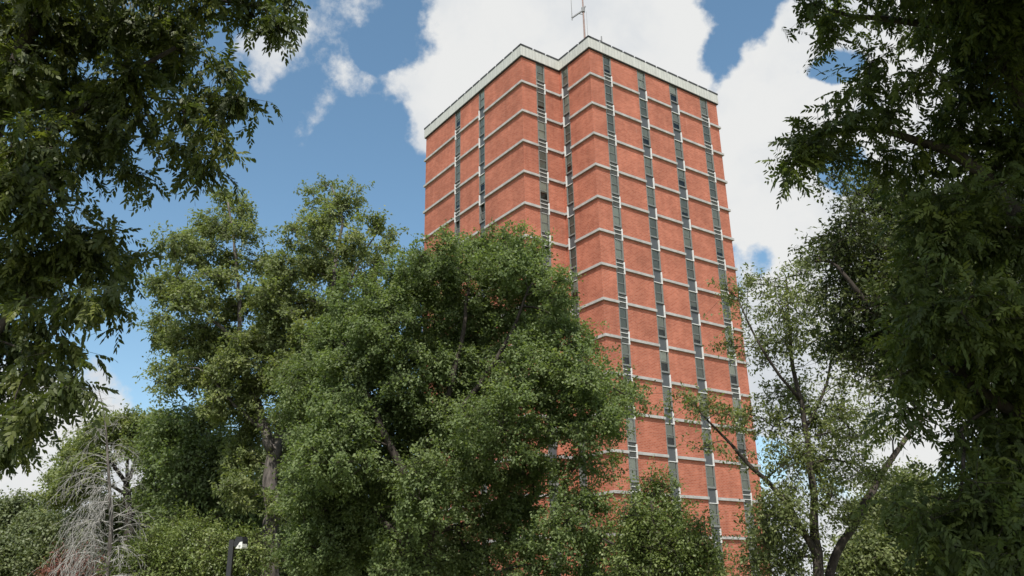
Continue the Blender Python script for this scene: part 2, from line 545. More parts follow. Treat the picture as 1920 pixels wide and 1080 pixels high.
def blind_mesh(w, h, frac, lo, mat):
    hw = w / 2 - .03
    b_ = MB()
    z1, z0 = h - .03 - lo * h, h - .03 - lo * h - frac * h
    b_.box(-hw, hw,   .12, .13, max(z0, .03), z1)
    return b_.mesh('blind', mat)


WH = FL - (PZ1 - PZ0)
TOPH = PB - (Z1 + PZ1) - .03
random.seed(5)
wmesh = {}


def get_w(w, h):
    k = (round(w, 3), round(h, 3))
    if k not in wmesh:
        fr, pn = window_meshes(w, h)
        bl = [blind_mesh(w, h, f, lo, BLINDS[m]) for f, lo, m in
              ((.95, 0, 1), (.55, .0, 0), (.95, 0, 2), (.95, 0, 0), (.62, 0, 1), (.95, 0, 1), (.95, 0, 2), (.75, 0, 2))]
        wmesh[k] = (fr, pn, bl)
    return wmesh[k]


pmesh = {}


def get_p(w, louvre, right):
    k = (round(w, 3), louvre, right)
    if k in pmesh:
        return pmesh[k]
    hw, h = w / 2, PZ1 - PZ0
    s = 1 if right else -1
    ww = hw + JW
    pn = MB()
    lo_ = .0
    frame_box(pn, -hw, hw, .03, h - .11, -.14, -.07)
    fr = MB()

    def bar(u0, u1, z0, z1, d0, d1):
        a, b_ = sorted((s * u0, s * u1))
        frame_box(fr, a, b_, z0, z1, d0, d1)
    bar(hw + .005, ww + .03, -.03, h - .20, -.069, .03)           # bright upright on the open side
    bar(-hw, -hw + .04, .06, h - .115, -.069, -.03)
    if louvre:
        bar(-ww + .01, hw + .004, h * .36, h * .36 + .045, -.055, .012)
        bar(-ww + .01, hw + .004, h * .66, h * .66 + .045, -.055, .012)
        lv = MB()
        for i in range(7):
            z = .06 + i * (h - .22) / 7
            lv.quad([(-hw + .05, .068, z), (hw, .068, z), (hw, .03, z + .10), (-hw + .05, .03, z + .10)])
            lv.quad([(-hw + .05, .03, z + .10), (hw, .03, z + .10), (hw, .034, z + .115), (-hw + .05, .034, z + .115)])
        bar(-hw + .045, hw + .004, .0, .03, -.12, -.05)
        lvm = lv.mesh('louvre', LOUVRE)
    else:
        bar(-ww, hw + .004, -.03, .028, -.12, .028)
        lvm = None
    pmesh[k] = (pn.mesh('spandrel_panel', PANEL), fr.mesh('panel_frame', WHITE), lvm)
    return pmesh[k]


hidden_w, hidden_p = MB(), MB()
# floors of each strip that show above the trees
VIS = {(0, 0): 4, (0, 1): 4, (1, 0): 6, (2, 0): 9, (3, 0): 14, (3, 1): 14, (3, 2): 15, (3, 3): 15}
cnt = {}
for fi, s in strips:
    P, u, nrm, L, an = facedat[fi]
    k_ = cnt.get(fi, 0)
    cnt[fi] = k_ + 1
    vis = VIS[(fi, k_)]
    u0, u1, lou, right = s
    uc, w = (u0 + u1) / 2, (u1 - u0) - 2 * JW

    def pos(z, uc=uc, P=P, u=u):
        q = P + u * uc
        return (q.x, q.y, z)
    # strip backing and the two jamb liners run the full height
    bk = MB()
    hw = (u1 - u0) / 2
    bk.quad([(-hw, DEP - .005, 0), (hw, DEP - .005, 0), (hw, DEP - .005, PB + .2), (-hw, DEP - .005, PB + .2)])
    bk.build('strip_backing', DARK, tower, pos(0), an)
    jm = MB()
    for k in range(-1, NF):
        z0 = Z1 - (k + 1) * FL + PZ1 - .11
        z1 = Z1 - k * FL + PZ0 if k >= 0 else PB + .05
        z0 = max(z0, 0.0)
        for sg in (-1, 1):
            a, b_ = sorted((sg * hw, sg * (hw - JW)))
            frame_box(jm, a + .001, b_ - .001, z0, z1, -.28, .004)
            side_open = (sg > 0) == right
            if not side_open and k >= 0:
                frame_box(jm, a + .001, b_ - .001, z1, z1 + (PZ1 - PZ0) - .11, -.28, .004)
    jm.build('window_jamb', JAMB, tower, pos(0), an)
    for k in range(-1, NF):
        top = k < 0
        h = TOPH if top else WH
        zb = (Z1 if top else Z1 - (k + 1) * FL) + PZ1
        if zb < 0.4 and not top:
            continue
        fr, pn, bl = get_w(w, h)
        shown = (k + 1) < vis
        if shown:
            o = link('window', fr, tower, pos(zb), an)
            link('pane', pn, o)
            link('blind', random.choice(bl), o)
        else:
            off_ = Matrix.Translation(pos(zb)) @ Matrix.Rotation(an, 4, 'Z')
            for me in (fr,):
                for p in me.polygons:
                    hidden_w.quad([off_ @ me.vertices[i].co for i in p.vertices])
        zp = Z1 - (k + 1) * FL + PZ0
        if k + 1 < NF and zp > -.2:
            sp_, pf, lv = get_p(w, lou, right)
            if (k + 1) < vis:
                o = link('spandrel_panel', sp_, tower, pos(zp), an)
                link('panel_frame', pf, o)
                if lv: link('louvre', lv, o)
            else:
                off_ = Matrix.Translation(pos(zp)) @ Matrix.Rotation(an, 4, 'Z')
                for p in sp_.polygons:
                    hidden_p.quad([off_ @ sp_.vertices[i].co for i in p.vertices])
tag(hidden_w.build('window', FRAME, tower), kind='stuff')
tag(hidden_p.build('spandrel_panel', PANEL, tower), kind='stuff')

# ------------------------------------------------------------------ rooftop antennas
def roof_at(px, py, lx, ly, z=None):
    """building-local point to world"""
    c_, s_ = math.cos(0.6180), math.sin(0.6180)
    return Vector((6.8951 + c_ * lx - s_ * ly, 59.8655 + s_ * lx + c_ * ly, z if z is not None else PB + .28))


def depth_pt(px, py, Y):
    return Vector(at(px, py, Y))


Ym = 64.0
top_p = depth_pt(1089, -60, Ym)
bot_p = Vector((top_p.x, Ym, PB + .28))
mast = empty('antenna_mast', bot_p)
tag(mast, 'tall rusty antenna mast with a slanting crossarm on the tower roof', 'antenna')


def rel(p, o):
    return Vector(p) - Vector(o)


m1 = MB(); m1.tube([(0, 0, 0), (0, 0, 3.0), rel(top_p, bot_p)], [.11, .10, .05], 10)
m1.build('pole', STEEL, mast)
jn = depth_pt(1091, 19, Ym); e1 = depth_pt(1072.5, 33.5, Ym - .6); e2 = depth_pt(1097, 12, Ym + .25)
jn = Vector((top_p.x, Ym, jn.z))
m2 = MB(); m2.tube([rel(e1, bot_p), rel(jn, bot_p), rel(e2, bot_p)], [.085, .09, .075], 8)
m2.tube([rel(jn, bot_p) - Vector((0, 0, .22)), rel(jn, bot_p) + Vector((0, 0, .28))], [.16, .16], 8)
m2.tube([rel(jn, bot_p) - Vector((0, 0, .5)), rel(e1, bot_p).lerp(rel(jn, bot_p), .55)], [.035, .035], 6)
m2.build('crossarm', GREYPOLE, mast)
m3 = MB(); m3.tube([rel(e1, bot_p) - Vector((0, 0, .25)), rel(e1, bot_p) + Vector((0, 0, .25)), rel(e1, bot_p) + Vector((0, 0, 2.6))], [.05, .04, .018], 6)
m3.build('whip', GREYPOLE, mast)
# small bracket antenna by the near corner
c0 = roof_at(0, 0, 1.3, .35, PT + .03)
br_ = empty('bracket_antenna', c0)
tag(br_, 'small bracket antenna at the parapet to the right of the tall mast', 'antenna')
b1 = MB(); b1.tube([(0, 0, 0), (.0, 0, .42), (.42, .25, .66)], [.05, .05, .04], 8); b1.build('bracket', GREYPOLE, br_)
b2 = MB(); b2.tube([(.43, .25, .38), (.43, .25, 1.05)], [.055, .055], 8); b2.build('element', GREYPOLE, br_)
for (lx, ly, hgt, lab) in ((.35, .45, 2.4, 'thin white whip antenna rising at the near roof corner beside the mast'),):
    p0 = roof_at(0, 0, lx, ly)
    m = MB(); m.tube([(0, 0, 0), (0, 0, 1.6), (0, 0, 1.6 + hgt)], [.022, .018, .009], 6)
    o = m.build('whip_antenna', GREYPOLE, None, p0)
    tag(o, lab, 'antenna')

# ------------------------------------------------------------------ street lamp
LY = 27.0
lp = at(435.5, 1012, LY)
lx, lz = lp[0], lp[2]
lamp = empty('street_lamp', (lx, LY, 0))
tag(lamp, 'black square-post street lamp with a boxy head and pale lens', 'street lamp')
pm = MB(); pm.box(-.072, .072, -.072, .072, .0, lz); pm.box(-.16, .16, -.16, .16, 0, .04); pm.build('post', LAMPBLACK, lamp)
am = MB(); am.box(.073, .21, -.05, .05, lz - .19, lz - .04); am.build('arm', LAMPBLACK, lamp)
hd = MB()


def prism(mb, prof, y0, y1):
    n_ = len(prof)
    a = [(x, y0, z) for x, z in prof]; b_ = [(x, y1, z) for x, z in prof]
    mb.quad(a); mb.quad(b_[::-1])
    for i in range(n_):
        j = (i + 1) % n_
        mb.quad([a[i], b_[i], b_[j], a[j]])


prism(hd, [(.18, -.22), (.195, -.02), (.25, .07), (.45, .07), (.48, -.06), (.48, -.20)], -.14, .14)
ho = hd.build('lamp_head', LAMPBLACK, lamp, (0, 0, lz), 0)
ho.rotation_euler = (0, 0, R(-18))
lz_ = MB()
prism(lz_, [(.25, -.27), (.33, -.17), (.385, -.09), (.475, -.08), (.488, -.24), (.46, -.28)], -.148, .10)
lo2 = lz_.build('lens', LENS, ho)
bb = MB(); bb.tube([(.39, -.150, -.20), (.39, -.158, -.175)], [.035, .03], 8); bb.build('bulb', BULB, lo2)

# ------------------------------------------------------------------ trees
STATS = []


def norm(v):
    return v / np.maximum(np.linalg.norm(v, axis=-1, keepdims=True), 1e-9)


def raw_mesh(name, verts, loops, npoly, nside, mat, tint=None, smooth=False):
    me = bpy.data.meshes.new(name)
    me.vertices.add(len(verts))
    me.vertices.foreach_set('co', np.ascontiguousarray(verts, dtype=np.float32).ravel())
    me.loops.add(npoly * nside)
    me.loops.foreach_set('vertex_index', np.ascontiguousarray(loops, dtype=np.int32).ravel())
    me.polygons.add(npoly)
    me.polygons.foreach_set('loop_start', np.arange(0, npoly * nside, nside, dtype=np.int32))
    if smooth:
        me.polygons.foreach_set('use_smooth', np.ones(npoly, dtype=bool))
    if tint is not None:
        a = me.attributes.new('tint', 'FLOAT', 'FACE')
        a.data.foreach_set('value', tint.astype(np.float32))
    me.materials.append(mat)
    me.update(calc_edges=True)
    return me


def leaves_mesh(name, base, direc, nor, L, Wd, tint, mat, lance=False):
    """leaf-shaped faces: base point, direction, normal, length, width arrays"""
    n_ = len(base)
    direc = norm(direc)
    side = norm(np.cross(direc, nor))
    nor = norm(np.cross(side, direc))
    L = L[:, None]; Wd = Wd[:, None]
    if lance:
        P = [base, base + direc * L * .28 + side * Wd * .46 - nor * Wd * .10, base + direc * L * .66 + side * Wd * .36 - nor * Wd * .16,
             base + direc * L - nor * Wd * .35, base + direc * L * .66 - side * Wd * .36 - nor * Wd * .16, base + direc * L * .28 - side * Wd * .46 - nor * Wd * .10]
        k = 6
    else:
        P = [base, base + direc * L * .45 + side * Wd * .5 + nor * Wd * .08, base + direc * L - nor * Wd * .12, base + direc * L * .45 - side * Wd * .5 + nor * Wd * .08]
        k = 4
    V = np.stack(P, axis=1).reshape(-1, 3)
    idx = np.arange(n_ * k)
    return raw_mesh(name, V, idx, n_, k, mat, tint)


def prisms_mesh(name, p0, p1, r0, r1, mat, n=5):
    d = p1 - p0
    ln = np.linalg.norm(d, axis=1, keepdims=True)
    d = d / np.maximum(ln, 1e-6)
    p1 = p1 + d * r1[:, None] * .6
    p0 = p0 - d * r0[:, None] * .3
    ref = np.where(np.abs(d[:, 2:3]) > .9, np.array([[1., 0, 0]]), np.array([[0, 0, 1.]]))
    a = norm(np.cross(d, ref)); b = np.cross(d, a)
    an = np.arange(n) * 2 * np.pi / n
    ring = a[:, None, :] * np.cos(an)[None, :, None] + b[:, None, :] * np.sin(an)[None, :, None]
    V = np.concatenate([p0[:, None] + ring * r0[:, None, None], p1[:, None] + ring * r1[:, None, None]], axis=1)
    E = len(p0)
    k = np.arange(n); k2 = (k + 1) % n
    q = np.stack([k, k2, k2 + n, k + n], axis=1)
    loops = (q[None] + (np.arange(E) * 2 * n)[:, None, None])
    return raw_mesh(name, V.reshape(-1, 3), loops, E * n, 4, mat, smooth=True)


def spline(pts, rad, step=.35):
    pts = np.array(pts, float); rad = np.array(rad, float)
    out, ro = [], []
    n_ = len(pts)
    for i in range(n_ - 1):
        p0, p1, p2, p3 = pts[max(i - 1, 0)], pts[i], pts[i + 1], pts[min(i + 2, n_ - 1)]
        m = max(2, int(np.linalg.norm(p2 - p1) / step))
        for t in np.linspace(0, 1, m, endpoint=False):
            out.append(.5 * ((2 * p1) + (-p0 + p2) * t + (2 * p0 - 5 * p1 + 4 * p2 - p3) * t * t + (-p0 + 3 * p1 - 3 * p2 + p3) * t ** 3))
            ro.append(rad[i] + (rad[i + 1] - rad[i]) * t)
    out.append(pts[-1]); ro.append(rad[-1])
    return np.array(out), np.array(ro)


def tree(name, label, cat, base, limbs, clumps, mats, per_m3=9.0, leaf=(.11, .07), nleaf=12, twig=.45, pinnate=False,
         droop=.25, step=.5, up=.75, group=None, tint0=.5, tintv=.16, seed=1, shell=.45, twig_r=.006, wob=.14, sub=7, spread=.34):
    """limbs: list of (points, radii) world; clumps: rows (x, y, z, rx, ry, rz, density)"""
    rg = np.random.default_rng(seed)
    base = np.array(base, float)
    bark, leafm = mats
    root = empty(name, base)
    tag(root, label, cat, group)
    # --- trunk and main limbs
    nodes, nrad, par = [], [], []
    tb = MB()
    for pts, rad in limbs:
        P, rr = spline(pts, rad)
        j = rg.normal(size=P.shape) * rr[:, None] * .22
        j[0] = 0
        P = P + j
        tb.tube([p - base for p in P], rr, 10)
        for i, p in enumerate(P):
            nodes.append(p); nrad.append(rr[i]); par.append(-1)
    tb.build('trunk', bark, root, smooth=True)
    # --- attractors
    A, outw = [], []
    for (x, y, z, rx, ry, rz, dn) in clumps:
        vol = 4.19 * rx * ry * rz
        m = max(3, int(per_m3 * dn * vol ** .85))
        v = norm(rg.normal(size=(m, 3)))
        rad = (shell + (1 - shell) * rg.random(m)) ** .6 * np.where(rg.random(m) < .12, 1.15, 1.0)
        wv = 1 + wob * np.sin(v[:, 0] * 5 + x) + wob * np.cos(v[:, 2] * 6 + y) + wob * np.sin(v[:, 1] * 7 + z)
        A.append(np.array([x, y, z]) + v * (rad * wv)[:, None] * np.array([rx, ry, rz]))
        outw.append(v)
    cl = np.array([c[:3] for c in clumps])
    A = np.concatenate(A); outw = np.concatenate(outw)
    keep = A[:, 2] > .25
    A, outw = A[keep], outw[keep]
    nodes = np.array(nodes)
    cap = len(nodes) + len(cl) * 40 + len(A) * 14 + 10
    ND = np.zeros((cap, 3)); ND[:len(nodes)] = nodes
    RD = np.zeros(cap); RD[:len(nodes)] = nrad
    PR = np.full(cap, -1)
    fixed = len(nodes)
    cntn = len(nodes)

    def connect(a, stp, sag):
        nonlocal cntn
        d = ND[:cntn] - a
        dist = np.sqrt((d * d).sum(1))
        i = int(np.argmin(dist + np.maximum(0, d[:, 2]) * .35))
        D = dist[i]
        if D < 1e-3:
            return i
        m = min(13, max(1, int(round(D / stp))))
        p0 = ND[i].copy()
        last = i
        per = rg.normal(size=3) * D * .07
        for k in range(1, m + 1):
            t = k / m
            p = p0 + (a - p0) * t + (per + np.array([0, 0, D * sag])) * math.sin(math.pi * t)
            ND[cntn] = p; PR[cntn] = last
            last = cntn
            cntn += 1
        return last
    order = np.argsort([np.min(np.linalg.norm(nodes - c, axis=1)) for c in cl])
    for i in order:
        connect(cl[i], step, .10)
    dmin = np.array([np.min(((cl - a) ** 2).sum(1)) for a in A])
    tips = np.zeros(len(A), int)
    for i in np.argsort(dmin):
        tips[i] = connect(A[i], step * .8, .05)
    # --- pipe radii
    E = cntn
    acc = np.zeros(E)
    acc[tips] += twig_r ** 2.3
    for i in range(E - 1, fixed - 1, -1):
        if acc[i] == 0: acc[i] = twig_r ** 2.3
        if PR[i] >= 0: acc[PR[i]] += acc[i]
    rr = acc ** (1 / 2.3)
    idx = np.arange(fixed, E)
    pr = PR[idx]
    r1 = rr[idx]
    r0 = np.where(pr < fixed, r1 * 1.25, np.minimum(rr[pr], r1 * 1.6))
    ok = pr >= 0
    # each twig end splits into several leafy sub-twigs
    TA = np.repeat(A, sub, axis=0)
    SB = TA + rg.normal(size=TA.shape) * spread * (.55 + .95 * rg.random((len(TA), 1))) * np.array([1, 1, .7])
    SB[:, 2] = np.maximum(SB[:, 2], .15)
    outw = np.repeat(outw, sub, axis=0)
    bm = prisms_mesh('branches', np.concatenate([ND[pr][ok], TA]) - base, np.concatenate([ND[idx][ok], SB]) - base,
                     np.concatenate([r0[ok], np.full(len(TA), twig_r * .8)]), np.concatenate([r1[ok], np.full(len(TA), twig_r * .5)]), bark, 4)
    link('branches', bm, root)
    # --- leaves
    ctint = np.repeat(rg.normal(size=len(A)) * tintv, sub)
    parent_p, A = TA, SB
    gd = norm(norm(A - parent_p) * .8 + .5 * outw + np.array([0, 0, -droop]) + rg.normal(size=A.shape) * .35)
    ns = len(A)
    st = np.clip(tint0 + ctint + rg.normal(size=ns) * .08, 0, 1)
    if pinnate:
        M_, K = nleaf
        rach = twig * (0.7 + .6 * rg.random((ns, M_)))
        rb = A[:, None] - gd[:, None] * (rg.random((ns, M_, 1)) * twig * .9)
        rdir = norm(gd[:, None] * .6 + rg.normal(size=(ns, M_, 3)) * .6 + np.array([0, 0, -droop * 1.6]))
        t = np.linspace(.12, 1, K)[None, None, :, None]
        curl = np.array([0, 0, -1.0])
        pts = rb[:, :, None] + rdir[:, :, None] * t * rach[:, :, None, None] + curl * (t ** 2) * (rach * droop * .5)[:, :, None, None]
        pn = norm(rg.normal(size=(ns, M_, 3)) * .55 + np.array([0, 0, up]))
        sd = norm(np.cross(rdir, pn))
        sgn = np.where(np.arange(K) % 2 == 0, 1., -1.)
        sgn[-1] = 0
        ld = rdir[:, :, None] * .75 + sd[:, :, None] * sgn[None, None, :, None] * .95 + curl * (.25 + droop * .55) + rg.normal(size=(ns, M_, K, 3)) * .16
        nn = np.broadcast_to(pn[:, :, None], ld.shape) + rg.normal(size=ld.shape) * .3
        tn = np.broadcast_to(st[:, None, None], ld.shape[:3]) + rg.normal(size=(ns, M_, 1)) * .08 + rg.normal(size=ld.shape[:3]) * .05
        base_p, ld, nn, tn = pts.reshape(-1, 3), ld.reshape(-1, 3), nn.reshape(-1, 3), tn.reshape(-1)
    else:
        K = nleaf
        t = rg.random((ns, K, 1))
        lat = rg.normal(size=(ns, K, 3)) * twig * .22
        base_p = A[:, None] - gd[:, None] * (t - .25) * twig + lat
        ld = gd[:, None] * .7 + rg.normal(size=(ns, K, 3)) * .75 + np.array([0, 0, -droop])
        nn = rg.normal(size=(ns, K, 3)) * .55 + np.array([0, 0, up]) + outw[:, None] * .45
        tn = np.broadcast_to(st[:, None], (ns, K)) + rg.normal(size=(ns, K)) * .10
        base_p, ld, nn, tn = base_p.reshape(-1, 3), ld.reshape(-1, 3), nn.reshape(-1, 3), tn.reshape(-1)
    n_ = len(base_p)
    L = leaf[0] * (.65 + .7 * rg.random(n_))
    Wd = leaf[1] * (.7 + .6 * rg.random(n_))
    lm = leaves_mesh('crown', base_p - base, ld, nn, L, Wd, np.clip(tn, 0, 1), leafm, lance=pinnate)
    link('crown', lm, root)
    STATS.append((label[:40], ns, n_))
    return root


def CL(rows, Y, depth, seed, flat=1.0, dens=1.0, shrink=0):
    """clump rows (px, py, r_px[, dens[, dY]]) to world ellipsoids round distance Y"""
    rg = np.random.default_rng(seed)
    out = []
    for r in rows:
        px, py, rp = r[:3]
        dn = r[3] if len(r) > 3 else 1.0
        dy = r[4] if len(r) > 4 else (rg.random() * 2 - 1) * depth
        y = Y + dy
        c = at(px, py, y)
        rad = max(rp - shrink, 6) / FPX * y
        out.append((c[0], c[1], c[2], rad, rad * 1.15, rad * flat, dn * dens))
    return out


def PL(rows, Y):
    """limb rows (px, py, radius[, dY])"""
    return ([at(r[0], r[1], Y + (r[3] if len(r) > 3 else 0)) for r in rows], [r[2] for r in rows])


def ground_pt(px, Y, py=1075):
    p = at(px, py, Y)
    return np.array((p[0], p[1], 0.0))


BARK_D = bark_mat('bark_dark', (0.022, 0.018, 0.015), (0.085, 0.072, 0.060))
BARK_G = bark_mat('bark_greybrown', (0.035, 0.031, 0.028), (0.19, 0.168, 0.150), 5.0)
BARK_DEAD = bark_mat('bark_dead_grey', (0.18, 0.172, 0.16), (0.46, 0.445, 0.415), 9.0)
LF_NEAR = leaf_mat('leaf_pecan_dark', [(0, (.040, .053, .018)), (.5, (.070, .090, .025)), (1, (.155, .170, .042))], rough=.5, trans=.36, spec=.32)
LF_NEAR2 = leaf_mat('leaf_pecan_deep', [(0, (.038, .051, .018)), (.5, (.068, .092, .026)), (1, (.145, .170, .040))], rough=.55, trans=.38, spec=.25)
LF_MID = leaf_mat('leaf_mid_green', [(0, (.045, .058, .022)), (.5, (.078, .096, .034)), (1, (.15, .165, .055))], rough=.5, trans=.36, spec=.28)
LF_OAK = leaf_mat('leaf_round_green', [(0, (.095, .120, .052)), (.5, (.132, .176, .070)), (1, (.195, .235, .098))], rough=.55, trans=.40, spec=.25)
LF_TALL = leaf_mat('leaf_olive', [(0, (.105, .125, .055)), (.5, (.150, .182, .074)), (1, (.225, .245, .098))], rough=.55, trans=.40, spec=.25)
LF_LITE = leaf_mat('leaf_light', [(0, (.085, .108, .042)), (.5, (.145, .170, .066)), (1, (.215, .235, .095))], rough=.52, trans=.38, spec=.28)
LF_YEL = leaf_mat('leaf_yellowgreen', [(0, (.080, .110, .030)), (.5, (.135, .172, .050)), (1, (.21, .235, .075))], rough=.5, trans=.3)
LF_FAR = leaf_mat('leaf_distant', [(0, (.065, .085, .036)), (.5, (.105, .130, .055)), (1, (.16, .18, .08))], rough=.55, trans=.25)
LF_RED = leaf_mat('leaf_copper', [(0, (.09, .03, .025)), (.5, (.16, .06, .045)), (1, (.22, .10, .07))], rough=.5, trans=.25)

# ---- big rounded tree in front of the tower
Y = 28.0
rows = [(775,495,36),(850,468,36),(920,452,34),(990,478,40),(1035,545,38),(1050,600,38),(745,545,40),(700,620,50),(880,480,48),(955,482,50),(830,500,42),(782,520,42),(1005,520,42),(1018,590,58),(910,570,80),(810,600,75),(725,590,62),
 (670,650,68),(610,640,45),(1075,640,42),(1085,705,55),(1145,722,42),(1180,745,28),(1000,690,80),(890,700,90),(780,710,85),(655,740,85),
 (575,740,60),(1115,795,48),(1155,790,30),(1040,800,50,.7),(940,800,75,.9),(850,830,85),(740,830,75),(640,850,75),(600,850,55),(1075,880,40,.7),
 (1000,910,45,.6),(905,915,65,.8),(800,930,65),(690,950,70),(600,960,60),(580,1020,50),(640,1040,65),(760,1040,60,.8),(870,1030,60,.7),
 (970,1000,48,.8),(1050,990,45,.8),(580,930,40), (1010,1060,50,.9),(930,1075,50,.8),(1105,955,38,.8),(1000,865,42,.7),(1060,950,40,.8),(955,960,48,.7),(1130,1015,38,.9),(1105,1050,40,.9),(1160,1070,36,.9),(1130,870,30,.7),(1080,760,45),(640,560,34),(590,690,40)]
limbs = [PL([(800,1230,.34),(800,1080,.28),(806,980,.23),(815,880,.18),(835,760,.12),(865,640,.08),(880,520,.04)],Y),
         PL([(803,1010,.18),(760,900,.15,-.5),(705,780,.11,-.8),(665,690,.07,-1),(640,640,.04,-1)],Y),
         PL([(810,950,.16),(880,860,.13,.6),(960,760,.10,1),(1050,700,.07,1.2),(1130,730,.03,1.2)],Y),
         PL([(825,820,.11),(900,720,.09,-.8),(960,620,.06,-1.2),(990,540,.03,-1.4)],Y),
         PL([(803,1060,.14),(700,960,.11,.8),(610,870,.07,1.2),(560,790,.04,1.3)],Y),
         PL([(806,1000,.10),(900,975,.07,1.2),(1000,940,.04,1.8),(1080,900,.02,2)],Y)]
b = ground_pt(800, Y)
limbs[0][0].insert(0, b); limbs[0][1].insert(0, .42)
limbs[0][0].pop(1); limbs[0][1].pop(1)
tree('broadleaf_tree', 'big rounded dense green tree in front of the brick tower', 'tree', b, limbs, CL(rows, Y, 2.4, 3), (BARK_D, LF_OAK),
     per_m3=8.5, leaf=(.105,.070), nleaf=25, twig=.36, droop=.2, seed=11, sub=9, spread=.26)

# ---- tall tree left of it with two leaders and a pale forked trunk
Y = 33.0
rows = [(425,368,24),(452,385,20),(400,420,34),(452,432,26),(330,460,30),(372,468,38),(438,488,30,.8,.8),(482,490,18),(308,540,30),(358,560,42),
 (422,580,34,1,.5),(310,620,36),(365,640,46),(335,700,36),(298,700,18),(312,735,18),(390,690,34),(615,348,18),(588,372,20),(665,366,20),(635,395,32),
 (598,425,36),(555,432,20),(700,415,26),(732,438,18),(655,462,36),(538,452,16),(588,492,42),(530,505,34),(640,528,36),(705,490,28),(735,470,12),
 (560,570,46),(500,560,36),(622,592,36),(490,640,40,1,.6),(548,650,46),(432,690,44),(500,715,42,1,-.3),(420,760,36),(475,795,36,1,.6),(562,735,34,1,1),
 (600,680,36),(400,740,30),(450,860,36,1,.3),(548,855,24,1,.5),(440,905,30),(462,935,28,1,.5),(530,780,26,.9,-.8),(515,950,22,.8,-.6),(500,500,26),(522,545,32),(470,565,30),(460,650,34,.9,-.5),(410,520,32),(475,440,18),(455,405,22),(690,540,30),(680,590,30),(520,600,38),(580,640,38),(605,725,38),(540,690,38),(645,610,34),(660,650,30),(410,640,36),(330,520,26),(460,740,34)]
limbs = [PL([(508,1075,.33),(508,1000,.31),(506,900,.28),(511,840,.28)],Y),
         PL([(511,845,.24),(497,800,.19),(470,720,.13),(452,650,.10),(448,560,.08),(440,470,.06),(428,380,.03)],Y),
         PL([(512,845,.23),(527,800,.19,.2),(562,720,.15,.4),(592,640,.12,.6),(620,560,.09,.6),(632,470,.08,.5),(642,410,.05,.4),(622,350,.025,.4)],Y),
         PL([(454,655,.09),(400,600,.07,-.4),(350,545,.04,-.6)],Y),
         PL([(630,480,.07),(590,450,.05,-.2),(556,438,.03,-.3)],Y),
         PL([(600,620,.08,.6),(650,540,.06,0),(690,460,.04,-.3),(715,430,.02,-.3)],Y),
         PL([(500,810,.09),(440,760,.06,-1),(390,700,.04,-1.4)],Y)]
b = ground_pt(508, Y)
limbs[0][0].insert(0, b); limbs[0][1].insert(0, .5)
tree('broadleaf_tree', 'tall olive green tree with two leaders and a pale forked trunk left of the tower', 'tree', b, limbs, CL(rows, Y, 2.0, 5, shrink=3), (BARK_G, LF_TALL),
     per_m3=16, leaf=(.14,.078), nleaf=17, twig=.34, droop=.3, seed=12, spread=.24)

# ---- airy tree at right, v-shaped trunks
Y = 22.0
rows = [(1440,535,26,.6),(1500,515,34,.8),(1465,580,44,.8),(1540,565,42,.8),(1400,590,26,.6),(1372,650,28,.6),(1430,655,36,.7),(1500,650,42,.8),(1560,635,38,.8),
 (1298,752,28,.6),(1342,775,34,.7),(1388,782,34,.7),(1330,840,22,.6),(1480,740,40,.8),(1450,800,30,.8),(1530,785,46,.9),(1590,800,40,.9),(1480,860,42,.9),(1545,870,42,.9),
 (1600,870,36,.8),(1640,800,34,.7),(1560,930,36,.8),(1475,940,42,1),(1440,990,42,1.2),(1465,1050,45,1.2),(1425,1055,32,1.2),(1650,905,32,.8),(1640,725,30,.6),(1580,720,30,.6),
 (1385,560,16,.5),(1405,530,12,.5),(1360,540,10,.4),(1275,745,16,.5),(1380,860,26,.5),(1500,1000,30,.9),(1600,960,30,.8)]
limbs = [PL([(1535,1078,0.133),(1528,1010,0.117),(1524,930,0.094),(1516,850,0.078),(1504,760,0.066),(1486,690,0.055),(1479,600,0.039),(1474,520,0.020)],Y),
         PL([(1532,1045,0.094),(1492,970,0.078,-.2),(1455,920,0.066,-.4),(1412,880,0.055,-.5),(1370,832,0.039,-.6),(1310,770,0.020,-.7)],Y),
         PL([(1500,750,0.047),(1445,680,0.039,-.3),(1400,600,0.023,-.4),(1385,560,0.012,-.4)],Y),
         PL([(1512,800,0.047),(1550,720,0.039,.4),(1560,640,0.023,.5)],Y)]
b = ground_pt(1540, Y)
limbs[0][0].insert(0, b); limbs[0][1].insert(0, .15)
rl = PL([(1556,1078,0.117,.3),(1598,990,0.101,.4),(1650,895,0.086,.6),(1700,820,0.066,.7),(1745,770,0.039,.8)],Y)
rl[0].insert(0, b + np.array((.15,.1,0))); rl[1].insert(0, .15)
limbs.append(rl)
tree('broadleaf_tree', 'slender airy tree with forked dark trunks right of the tower', 'tree', b, limbs, CL(rows, Y, 1.2, 6), (BARK_D, LF_LITE),
     per_m3=25, leaf=(.10,.052), nleaf=12, twig=.30, droop=.3, step=.35, seed=13, sub=6, spread=.24)

